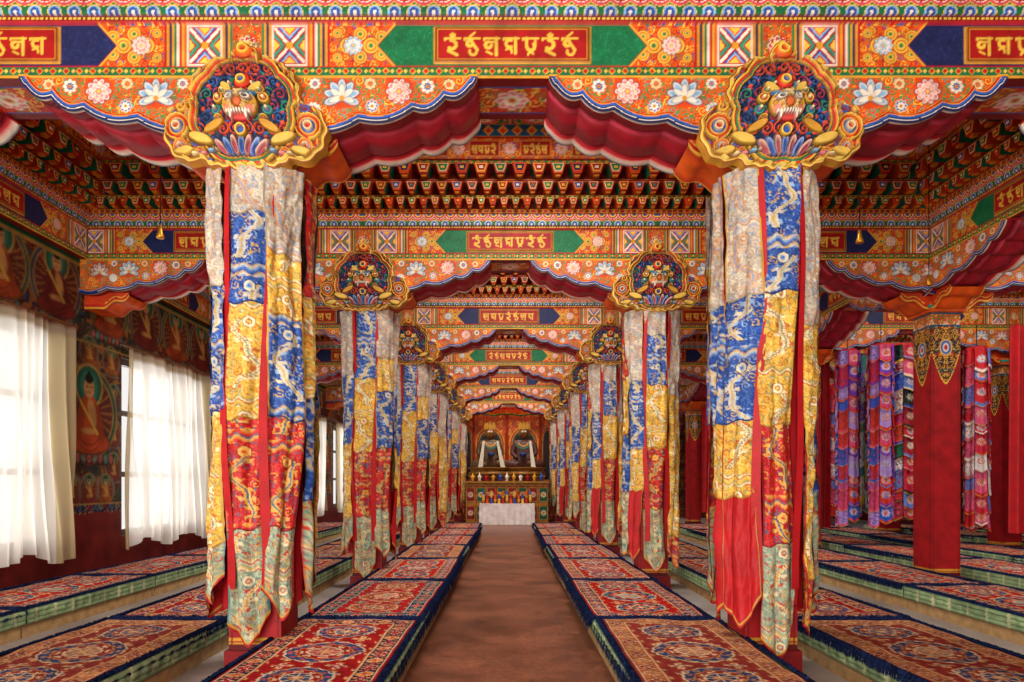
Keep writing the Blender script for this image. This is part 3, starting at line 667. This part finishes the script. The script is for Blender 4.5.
# windows & curtains
for wi,(a,c_) in enumerate(WIN):
    b=MB(); fr=S('#3c3028'); x0=XL-.10
    b.box(x0,x0+.06,a,a+.07,WZ0,WZ1,fr); b.box(x0,x0+.06,c_-.07,c_,WZ0,WZ1,fr)
    b.box(x0,x0+.06,a,c_,WZ0,WZ0+.07,fr); b.box(x0,x0+.06,a,c_,WZ1-.07,WZ1,fr)
    for t in (1/3,2/3): b.box(x0+.005,x0+.055,a+(c_-a)*t-.04,a+(c_-a)*t+.04,WZ0+.07,WZ1-.07,fr)
    for zz in (.7,1.4): b.box(x0+.01,x0+.05,a+.07,c_-.07,WZ0+zz-.03,WZ0+zz+.03,fr)
    obj('window_%d'%(wi+1),b.mesh('window',[M_WOOD]))
    b=MB(); ns=340; nz=50
    s=np.linspace(0,1,ns); z=np.linspace(0,1,nz); Sg,Vg=np.meshgrid(s,z)
    yy=a-.1+(c_-a+.2)*(Sg+.012*np.sin(Sg*40+wi)+.016*np.sin(Vg*4+Sg*9+wi)*Vg)
    f1_=Sg*85+2.2*np.sin(Vg*3+wi)+3*np.sin(Sg*7+wi)
    xx=XL+.12+.034*np.sin(f1_)*(.6+.4*Vg)+.035*np.sin(Sg*19+wi+Vg*2)
    zz=2.62-(2.62-.40+.05*np.sin(Sg*14+wi)+.02*np.sin(Sg*31))*Vg
    C=np.empty(Sg.shape+(3,)); C[:]=S('#efe9de'); 
    C[(Sg<.07)|(Sg>.88)]=S('#cdb88e')
    C[Vg<.05]=S('#b8a284'); C[Vg<.02]=S('#7a2f22')
    b.grid(np.stack([xx,yy,zz],-1),C,0)
    th=np.linspace(0,2*np.pi,10)
    P=np.zeros((2,10,3)); P[0,:,1]=a-.18; P[1,:,1]=c_+.18; P[...,0]=XL+.09+.014*np.cos(th); P[...,2]=2.64+.014*np.sin(th); b.grid(P,S('#8a6a3a'),1)
    obj('curtain',b.mesh('curtain',[M_CURT,M_GILT]))

# ---------------------------------------------------------------- benches & rugs
RL=1.7
def rug_mesh(pal,seed,W=.80,res=.0068,fl=.085):
    field,bord,m1,m2,m3,m4=pal
    b=MB(); L=RL-.03
    nu=int(L/res); nv_=int(W/res)
    U,V=np.meshgrid(np.linspace(-L/2,L/2,nu),np.linspace(-W/2,W/2,nv_))
    q=.0078; Uq=np.round(U/q)*q; Vq=np.round(V/q)*q
    c=Cv(Uq,Vq,field,.003); e=np.minimum(L/2-abs(Uq),W/2-abs(Vq))
    hor=(W/2-abs(Vq))<(L/2-abs(Uq)); p=np.where(hor,Uq,Vq)
    st=.135
    row=np.floor(Vq/st+.5).astype(int); cy=Vq-row*st; xo=Uq/st+.5*(row%2); ci=np.floor(xo).astype(int); cx=(xo-ci-.5)*st
    th=np.arctan2(cy,cx); rr=np.hypot(cx,cy); h=(ci*5+row*3)%3
    pr=.042*(.72+.28*np.cos(4*th))
    for k,cc in enumerate((m1,m3,m4)):
        c.mm((h==k)&(rr<pr*1.25),m2); c.mm((h==k)&(rr<pr),cc)
    c.mm(rr<.013,m2); c.mm((rr>.05)&(rr<.058)&(np.cos(4*th+.8)>.3),m3)
    for u0,rs in ((-.47,.16),(0,.2),(.47,.16)):
        uu=abs(Uq-u0); vv=abs(Vq); g=np.maximum(np.maximum(uu,vv),(uu+vv)*.74)/rs
        th=np.arctan2(Vq,Uq-u0); g=g+.05*np.round(abs(np.sin(4*th)))
        for r_,cc in ((1.08,m2),(1.02,m1),(.78,m3),(.72,field),(.50,m2),(.45,m1 if rs<.18 else m4),(.25,m3),(.12,m2)): c.mm(g<r_,cc)
        c.mm((abs(g-.9)<.06)&((((th)*12/6.283)%1)<.45),m4)
        c.mm((abs(g-.61)<.05)&((((th)*8/6.283)%1)<.5),m2)
        c.mm((g<.45)&(abs(np.sin(4*th))<.35)&(g>.12),m2)
    for e_,cc in ((.165,m3),(.158,m2),(.150,bord)): c.mm(e<e_,cc)
    rb=(e<.150)&(e>.050); P_=.118; w=abs((p/P_)%1-.5)*P_; id_=np.floor(p/P_).astype(int)
    dd=np.hypot(w*1.0,e-.100); a_=np.arctan2(e-.100,w)
    c.mm(rb&(dd<.040),m2); c.mm(rb&(dd<.036)&(id_%2==0),m3); c.mm(rb&(dd<.036)&(id_%2==1),field)
    c.mm(rb&(dd<.036)&(abs(np.cos(2*a_))<.25),m2); c.mm(rb&(dd<.014),m4)
    c.mm(rb&((P_/2-w)+abs(e-.1)<.018),m4); c.mm(rb&((P_/2-w)+abs(abs(e-.1)-.032)<.012),m3)
    for e_,cc in ((.050,m2),(.044,field),(.026,S('#10162e'))): c.mm(e<e_,cc)
    col=c.c*(.75+.4*vn(Uq*130,Vq*130,seed)[...,None])*(.82+.30*fbm(U*3,V*3,seed,2)[...,None])
    Z=.014+.012*(fbm(U*4,V*4,seed+1,2)-.5)*2-.02*np.clip(1-e/.04,0,1)**2
    b.grid(np.stack([V*-1,U,Z],-1),col,0,flip=False)
    r=np.random.RandomState(seed)
    def fringe(n,along,side,ln,horiz):
        a_=r.uniform(-along/2,along/2,n); le=ln*r.uniform(.55,1.3,n); sw=r.uniform(-.035,.035,n); up=r.uniform(.0,.02,n)
        P=np.zeros((n,4,2,3)); tt=[0,.35,.7,1]; 
        for i,t in enumerate(tt):
            out=side[0]-.024+le*(.95*t-.38*t*t)*.8; z=.014+up*math.sin(t*3)-le*.85*t*t
            wd=.0052*(1-.7*t)
            for j,sg in enumerate((-1,1)):
                al=a_+sw*t+sg*wd
                if horiz: P[:,i,j,0]=side[1]*out; P[:,i,j,1]=al
                else: P[:,i,j,1]=side[1]*out; P[:,i,j,0]=al
                P[:,i,j,2]=z+r.uniform(-.004,.004,n)
        cc=np.empty((n,4,2,3)); cc[:]=(S('#162040')[None]*r.uniform(.5,1.8,(n,1)))[:,None,None,:]
        b.grids(P,cc,0)
    for sg in (-1,1):
        fringe(1900,L,(W/2,sg),fl,True); fringe(500,W,(L/2,sg),.045,False)
    return b.mesh('rug',[M_WOOL])
RP=[tuple(S(h) for h in t) for t in (
    ('#a81819','#1a234a','#1e2c5c','#d0bc90','#cc6428','#8298a0'),
    ('#84302a','#9c5838','#2c3e68','#ccb088','#b87842','#a07860'),
    ('#ac1c1e','#202a52','#b4541f','#ccb890','#2f6266','#cc7c60'),
    ('#98181c','#30203c','#2a4674','#d0bc98','#cc7c34','#b04c50'))]
RUGS=[rug_mesh(p,60+i*7,fl=.09) for i,p in enumerate(RP)]
RUGS2=[rug_mesh(p,90+i*7,fl=.05) for i,p in enumerate(RP)]

HB=.20
def bench_mesh(L,W):
    b=MB(); n=int(L/RL+.5)
    for k in range(n):
        y0=k*RL+.01; y1=y0+RL-.02
        cw=S('#c09a68')*(.85+.3*rng.rand())
        b.box(-W/2+.03,W/2-.03,y0,y1,.0,.095,cw)
        b.box(-W/2+.015,W/2-.015,y0,y1,.085,.10,cw*.6)
        for sg in (-1,1):
            ny=int((y1-y0)/.014); nz=14
            Y,Zv=np.meshgrid(np.linspace(y0,y1,ny),np.linspace(0,1,nz)); Z=.10+Zv*(HB-.10)
            X=sg*(W/2+.006*abs(np.sin(Zv*3.14159*3))+.004*np.sin(Y*60)*(abs(Zv-.5)<.3))
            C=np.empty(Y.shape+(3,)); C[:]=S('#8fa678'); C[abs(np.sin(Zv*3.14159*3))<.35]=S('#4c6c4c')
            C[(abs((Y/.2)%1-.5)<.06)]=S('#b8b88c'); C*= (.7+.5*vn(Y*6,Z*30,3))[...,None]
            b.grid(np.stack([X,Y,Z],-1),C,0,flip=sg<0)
        b.box(-W/2,W/2,y0,y1,.10,HB,S('#4d7350'),skip=(1,3))
    return b.mesh('low_bench',[M_WOOD])
BL=RL*8
BE=bench_mesh(BL,.80)
kk=0
for x in (-.95,.97,-2.24,2.26,-3.80,3.86,5.25,6.55,8.2,9.5):
    yy=.90 if abs(x)<3.5 else .9+.35*math.sin(x*3)
    obj('low_bench',BE,(x,yy,0))
    for k in range(8):
        kk+=1
        if abs(x)<1: mi=((0,3,2,0,1,3,0,2) if x<0 else (2,1,0,3,0,2,1,0))[k]
        else: mi=(kk*7+int(abs(x)*3)+k*k)%4
        obj('carpet_rug',(RUGS if abs(x)<1 else RUGS2)[mi],(x+.012*math.sin(kk*2.1),yy+RL*(k+.5),HB-.002),rot=math.pi*(kk%2)+.010*math.sin(kk*1.7))

# ---------------------------------------------------------------- altar
b=MB()
X,Z,P=xz(-1.13,1.13,0,1.1,.012,17.95)
c=Cv(X,Z,S('#7a2c12'),.01); c.scrolls(.06,(GOLD,RED,GRN))
for k in range(8):
    cx=-1.0+.286*k
    for cz in (.28,.78): 
        c.rect(cx,cz,.12,.2,S('#b07c24')); c.rect(cx,cz,.105,.18,[S('#7a1412'),DGRN][k%2]); c.flower(cx,cz,.07,[S('#b86064'),GOLD][k%2],S('#8a6420'))
for z in (.03,.53,1.05): c.mm(abs(Z-z)<.03,S('#9c6a20'))
b.grid(P,c.c); b.box(-1.13,1.13,17.95,19.2,0,1.1,S('#8c3a16'),skip=(0,))
b.box(-1.16,1.16,17.9,19.25,1.1,1.15,S('#9c6a20'))
b.box(-1.05,1.05,18.35,19.2,1.15,1.28,S('#8a341a')); b.box(-1.07,1.07,18.33,19.22,1.28,1.31,S('#b07c24'))
obj('altar_cabinet',b.mesh('altar_cabinet',[M_PAINT]))
b=MB()
ns=200; s=np.linspace(0,1,ns)
P=np.zeros((8,ns,3))
for i,v in enumerate(np.linspace(0,1,8)):
    P[i,:,0]=-.72+1.44*s; P[i,:,1]=17.05+.02*np.sin(s*60)*v; P[i,:,2]=.56-.55*v
b.grid(P,S('#f6f2ee'),flip=True)
for sg in (-1,1):
    P=np.zeros((8,40,3)); ss=np.linspace(0,1,40)
    for i,v in enumerate(np.linspace(0,1,8)): P[i,:,1]=17.05+.65*ss; P[i,:,0]=sg*(.72+.015*np.sin(ss*30)*v); P[i,:,2]=.56-.55*v
    b.grid(P,S('#e4e0da'),flip=sg<0)
b.box(-.72,.72,17.05,17.7,.53,.56,S('#ece8e2'))
obj('altar_table',b.mesh('altar_table',[M_CLOTH]))
b=MB()
for r_ in range(3):
    for i in range(13):
        x=-.62+i*.103; y=17.15+r_*.17; z=.562+.10*r_
        cc=[WHT,RED,YEL,WHT,BLUE,ORG][(i*5+r_*2)%6]
        if r_: b.box(x-.05,x+.05,y-.05,y+.09,.562,z,S('#6a2412'))
        if (i+r_)%3==0: b.lathe([(.0,z),(.025,z),(.012,z+.03),(.035,z+.07),(.04,z+.10),(.0,z+.10)],x,y,GOLD)
        elif (i+r_)%3==1: b.box(x-.03,x+.03,y-.02,y+.02,z,z+.13,cc)
        else: b.lathe([(.0,z),(.03,z),(.035,z+.04),(.022,z+.10),(.012,z+.14),(.0,z+.16)],x,y,cc)
obj('altar_offerings',b.mesh('altar_offerings',[M_PAINT]))
b=MB()
for i in range(11):
    x=-.95+i*.19; cc=[GOLD,WHT,RED,GOLD,BLUE,WHT][i%6]
    b.lathe([(.0,1.152),(.05,1.152),(.03,1.2),(.055,1.25),(.06,1.28),(.02,1.33),(.0,1.42)],x,18.1,cc)
obj('offering_cups',b.mesh('offering_cups',[M_PAINT]))
b=MB(); X,Z,P=xz(-1.42,1.42,0,3.35,.014,19.45)
c=Cv(X,Z,S('#d4541c'),.02); c.scrolls(.14,(S('#e8942c'),S('#8c2a16'),YEL,S('#2c5a4a')),None,.28)
for x in (-.5,.5,-1.2,1.2):
    w_=.40 if abs(x)<1 else .16
    d=np.hypot((X-x)/w_,np.maximum(Z-2.25,0)/.5); reg=(Z>1.2)
    c.mm(reg&(d<1.08),S('#d89a30')); c.mm(reg&(d<1.0),S('#b03414')); c.mm(reg&(d<.90),S('#d8842c')); c.mm(reg&(d<.84),S('#1c4a3c')); c.mm(reg&(d<.70),S('#2a120c'))
b.grid(P,c.c); b.box(-1.42,1.42,19.46,19.5,0,3.35,RED,skip=(0,))
for x in (-.98,0,.98): b.lathe([(.04,0),(.04,3.2),(.08,3.3)],x,19.38,S('#b0341c'))
P=np.zeros((10,160,3)); ss=np.linspace(0,1,160); C=np.zeros((10,160,3))
for i,v in enumerate(np.linspace(0,1,10)):
    P[i,:,0]=-1.15+2.3*ss; P[i,:,1]=19.3+.03*np.sin(ss*110); P[i,:,2]=3.34-.28*v+.05*abs(np.sin(ss*9.4))*v; C[i]=[ORG,RED,RED,ORG,ORG,ORG,ORG,GOLD,GRN,GRN][i]
b.grid(P,C,flip=True)
obj('altar_shrine_backdrop',b.mesh('altar_backdrop',[M_PAINT]))

def flat_mat(name,colr,rough=.5,metal=0):
    m=bpy.data.materials.new(name); m.use_nodes=True; nt=m.node_tree; bs=nt.nodes['Principled BSDF']
    n=nt.nodes.new('ShaderNodeTexNoise'); n.inputs['Scale'].default_value=15
    r=nt.nodes.new('ShaderNodeValToRGB'); r.color_ramp.elements[0].color=(*(colr*.5),1); r.color_ramp.elements[1].color=(*np.clip(colr*1.4,0,1),1)
    nt.links.new(n.outputs['Fac'],r.inputs['Fac']); nt.links.new(r.outputs['Color'],bs.inputs['Base Color'])
    bs.inputs['Roughness'].default_value=rough; bs.inputs['Metallic'].default_value=metal
    return m
M_ROBE=flat_mat('dark_gilt_robe',S('#5a3a1c'),.5,.2); M_ROBE2=flat_mat('dark_red_robe',S('#4c2016'),.6)
M_WSC=flat_mat('white_silk',S('#b8ae98'),.6)
def skin_obj(name,vs,es,rad,mat,parent,sub=2):
    me=bpy.data.meshes.new(name); me.from_pydata(vs,es,[]); o=bpy.data.objects.new(name,me); col_root.objects.link(o); o.parent=parent
    me.materials.append(mat)
    o.modifiers.new('Skin','SKIN'); me.skin_vertices[0].data[0].use_root=True
    for i,r_ in enumerate(rad): me.skin_vertices[0].data[i].radius=(r_,r_) if not isinstance(r_,tuple) else r_
    sb=o.modifiers.new('Sub','SUBSURF'); sb.levels=sub; sb.render_levels=sub
    return o
def statue(x,y,z,sc_,rz,mat,skin,sides):
    p=empty('buddha_statue',(x,y,z),rz); p.scale=(sc_,)*3
    vs=[(0,0,.12),(0,0,.32),(0,-.01,.52),(0,-.02,.66),(-.2,0,.58),(-.27,-.05,.36),(-.12,-.2,.24),(.2,0,.58),(.27,-.05,.36),(.12,-.2,.22),
        (-.18,-.06,.12),(-.42,-.16,.09),(-.08,-.3,.10),(.18,-.06,.12),(.42,-.16,.09),(.08,-.3,.14)]
    es=[(0,1),(1,2),(2,3),(2,4),(4,5),(5,6),(2,7),(7,8),(8,9),(0,10),(10,11),(11,12),(0,13),(13,14),(14,15)]
    rad=[.16,.14,.16,.06,.075,.06,.04,.075,.06,.04,.12,.10,.06,.12,.10,.06]
    skin_obj('robed_body',vs,es,rad,mat,p)
    b=MB()
    n=20; ph=np.linspace(-np.pi/2,np.pi/2,n); th=np.linspace(0,2*np.pi,28,endpoint=False)
    R=.12; P=np.zeros((n,28,3)); P[...,0]=R*.86*np.cos(ph)[:,None]*np.cos(th); 
    ny=R*.95*np.cos(ph)[:,None]*np.sin(th)
    nose=.03*np.exp(-((ph[:,None]+.1)/.22)**2-((th-4.712)/.16)**2); P[...,1]=ny-.02-nose; P[...,2]=.82+R*1.2*np.sin(ph)[:,None]
    C=np.zeros(P.shape); C[:]=skin; C[ph>.75]=S('#141830')
    for ex in (-.35,.35): C[np.hypot((ph[:,None]-.08)/.09,(th-4.712-ex)/.16)<1]=WHT
    C[np.hypot((ph[:,None]+.5)/.08,(th-4.712)/.25)<1]=RED
    b.grid(P,C,closeu=True)
    b.lathe([(.07,.93),(.065,.97),(.04,1.01),(.02,1.04),(0,1.08)],0,-.01,S('#8a5c1c'))
    for k in range(5):
        a=math.radians(-90+(k-2)*38); cx,cy=.105*math.cos(a),.105*math.sin(a)-.02
        P=np.array([[[cx-.03,cy,.88],[cx+.03,cy,.88]],[[cx-.035,cy-.01,.95],[cx+.035,cy-.01,.95]],[[cx-.003,cy-.015,1.04],[cx+.003,cy-.015,1.04]]]); b.grid(P,S('#b8842c'))
    for sg in (-1,1): b.lathe([(.0,.72),(.02,.74),(.022,.82),(.0,.87)],sg*.11,-.02,skin,8)
    b.lathe([(0,-.12),(.5,-.12),(.46,-.06),(.38,-.03),(.46,.0),(.5,.04),(0,.05)],0,-.08,S('#8a5a20'),24)
    for q,r_ in enumerate((.10,.15)):
        t=np.linspace(math.pi*1.08,math.pi*1.92,16); P=np.zeros((2,16,3))
        for i,e in enumerate((0,.025)): P[i,:,0]=(r_+e)*np.cos(t); P[i,:,1]=-.17-.01*q; P[i,:,2]=.62+(r_+e)*np.sin(t)
        b.grid(P,[GOLD,S('#2c7a6a')][q])
    b.lathe([(0,.27),(.05,.27),(.08,.32),(.075,.36),(0,.35)],0,-.26,S('#20386a'))
    obj('head_crown_and_lotus_base',b.mesh('head',[M_PAINT]),parent=p)
    b=MB()
    for sg in sides:
        t=np.linspace(0,1,20); w=np.linspace(-1,1,6)
        P=np.zeros((20,6,3))
        P[...,0]=(sg*(.15+.10*t))[:,None]+w*(.022+.03*t[:,None]); P[...,1]=(-.17-.22*t)[:,None]+.01*np.sin(w*6); P[...,2]=(.62-.62*t)[:,None]
        b.grid(P,WHT)
    obj('white_scarf',b.mesh('scarf',[M_WSC]),parent=p)
statue(-.5,18.8,1.49,1.3,.15,M_ROBE,S('#7c5426'),(-1,1)); statue(.5,18.8,1.49,1.3,-.15,M_ROBE2,S('#6c4824'),(1,))

# ---------------------------------------------------------------- hanging textiles on the right side
def hang_mesh(seed,pals,r=.14,z0=.5,z1=3.0):
    b=MB(); rr=np.random.RandomState(seed); K=rr.randint(8,13); zs=np.linspace(z1,z0,K+1)
    for q in range(6):
        zz_=zs+rr.uniform(-.08,.08,K+1)*np.r_[0,np.ones(K-1),1.2]
        for k in range(K):
            t0=q*math.pi/3; th=np.linspace(t0,t0+math.pi/3*.95,14); v=np.linspace(0,1,20)
            T,V=np.meshgrid(th,v); rad=r*(1+.12*V**2+.08*np.sin(T*9+k*.3+q))+.006*(K-k)*.3
            tip=.05*(1-abs((T-t0)/(math.pi/3)-.5)*2)
            Z=zz_[k]+.02+(zz_[k+1]-tip-zz_[k]-.02)*V
            base=pals[rr.randint(len(pals))]; c=Cv(T*r,Z,base,.01)
            a1=pals[rr.randint(len(pals))]
            if q%2: c.scrolls(.05,(a1,base*.5,a1*.6))
            else: c.flower((t0+math.pi/6)*r,(zz_[k]+zz_[k+1])/2,.05,a1,pals[rr.randint(len(pals))])
            c.mm(V>.86,pals[rr.randint(len(pals))]); c.mm(V>.95,GOLD)
            b.grid(np.stack([rad*np.cos(T),rad*np.sin(T),Z],-1),c.c)
    b.lathe([(.0,z1+.06),(r*.9,z1+.05),(r*1.05,z1),(r*1.0,z1-.05)],0,0,RED)
    b.lathe([(.006,z1+.05),(.006,3.36)],0,0,BLK,6)
    return b.mesh('hanging_banner',[M_CLOTH])
PU=[S('#6a30a8'),S('#a888d0'),S('#c01838'),S('#2050b8'),S('#c83c6c'),S('#c8281c')]
DK=[S('#141c1a'),S('#146044'),S('#dcac2c'),S('#9a1428'),S('#d8ccb8'),S('#1c3ca4'),S('#c8441c')]
PK=[S('#d04c70'),S('#dcd0cc'),S('#b81434'),S('#5878c0'),S('#c41822')]
SV=[S('#9ca8b0'),S('#ccc8bc'),S('#24806a'),S('#7444b0'),S('#cc9c2c'),S('#b02030')]
HM=[hang_mesh(1,PU,z0=.55),hang_mesh(2,DK,z0=.66),hang_mesh(3,PK,z0=.5),hang_mesh(4,SV,z0=.7),hang_mesh(5,DK+PK,r=.18,z0=.6)]
for (x,y,i) in ((5.34,9.95,3),(5.66,9.75,1),(5.98,9.9,4),(6.32,9.6,1),(6.75,9.4,2),
                (5.6,12.9,4),(6.0,12.9,0),(6.5,12.9,2),(7.0,12.9,3),(8.1,9.9,3),(8.45,9.9,0),(8.9,9.9,1),(8.0,12.9,2),(8.6,12.9,4),(9.2,12.9,0),(5.2,12.9,1),(5.5,10.6,0),(6.15,10.8,3),(6.6,10.7,4),
                (5.0,9.6,0),(5.26,9.2,0),(5.56,9.25,4),(5.82,9.3,1),(6.10,9.25,3),(6.5,9.9,1)):
    obj('hanging_banner',HM[i],(x,y,0),rot=random.uniform(0,3))
b=MB(); P=np.zeros((30,60,3)); s=np.linspace(0,1,60)
for i,v in enumerate(np.linspace(0,1,30)):
    P[i,:,0]=.5*(s-.5); P[i,:,1]=.05*np.sin(s*22+v); P[i,:,2]=3.3-2.9*v
b.grid(P,S('#b01018'))
RC=b.mesh('red_drape',[M_CLOTH])
for (x,y) in ((7.25,9.1),(8.1,9.2),(4.9,15.6),(7.5,12.4),(3.9,18.6),(9.4,9.6),(4.78,10.2)): obj('red_drape',RC,(x,y,0))
b=MB(); b.lathe([(.004,3.06),(.004,4.57)],0,0,BLK,6); b.lathe([(0,3.08),(.012,3.07),(.016,3.03),(.03,2.98),(.026,2.97),(0,2.98)],0,0,GOLD,14)
BELL=b.mesh('hanging_bell_cord',[M_GILT])
for (x,y) in ((2.75,5.1),(4.0,6.2),(-2.65,5.0)): obj('hanging_bell_cord',BELL,(x,y,0))

# ---------------------------------------------------------------- lights
def area(name,loc,rot,sx,sy,power,colr=(1,1,1)):
    l=bpy.data.lights.new(name,'AREA'); l.shape='RECTANGLE'; l.size=sx; l.size_y=sy; l.energy=power; l.color=colr
    o=bpy.data.objects.new(name,l); col_root.objects.link(o); o.location=loc; o.rotation_euler=rot; return o
for (a,c_) in WIN:
    area('window_daylight',(XL-.6,(a+c_)/2,(WZ0+WZ1)/2+.1),(0,-math.pi/2,0),2.3,2.2,78,(.98,.98,1))
area('added_front_fill',(-1.8,-2.8,1.9),(math.radians(98),0,math.radians(-14)),4.8,3.4,600,(1,.955,.89))  # added fill light from behind the camera; no doorway is modelled
for j in range(0,6):
    area('added_ceiling_fill',(.03,3.9+3*j+.8,ZC+.05),(0,0,0),1.5,1.0,115 if j<4 else 145,(1,.95,.88))  # added fill lights over the nave, kept out of view behind the beams
for j in range(0,4):
    area('added_ceiling_fill',(6.03,3.9+3*j+.8,ZC+.05),(0,0,0),1.5,1.0,80,(1,.95,.88))  # further added fill over the right bays to brighten the hangings
w=bpy.data.worlds.new('World'); sc.world=w; w.use_nodes=True
w.node_tree.nodes['Background'].inputs[0].default_value=(1,.96,.92,1); w.node_tree.nodes['Background'].inputs[1].default_value=.95

# ---------------------------------------------------------------- camera
cam=bpy.data.cameras.new('camera'); co=bpy.data.objects.new('camera',cam); col_root.objects.link(co)
co.location=(0,0,H); co.rotation_euler=(math.pi/2,0,0)
cam.sensor_width=36; cam.lens=654/1024*36; cam.shift_x=.0049; cam.shift_y=.1387; cam.clip_start=.05
sc.camera=co
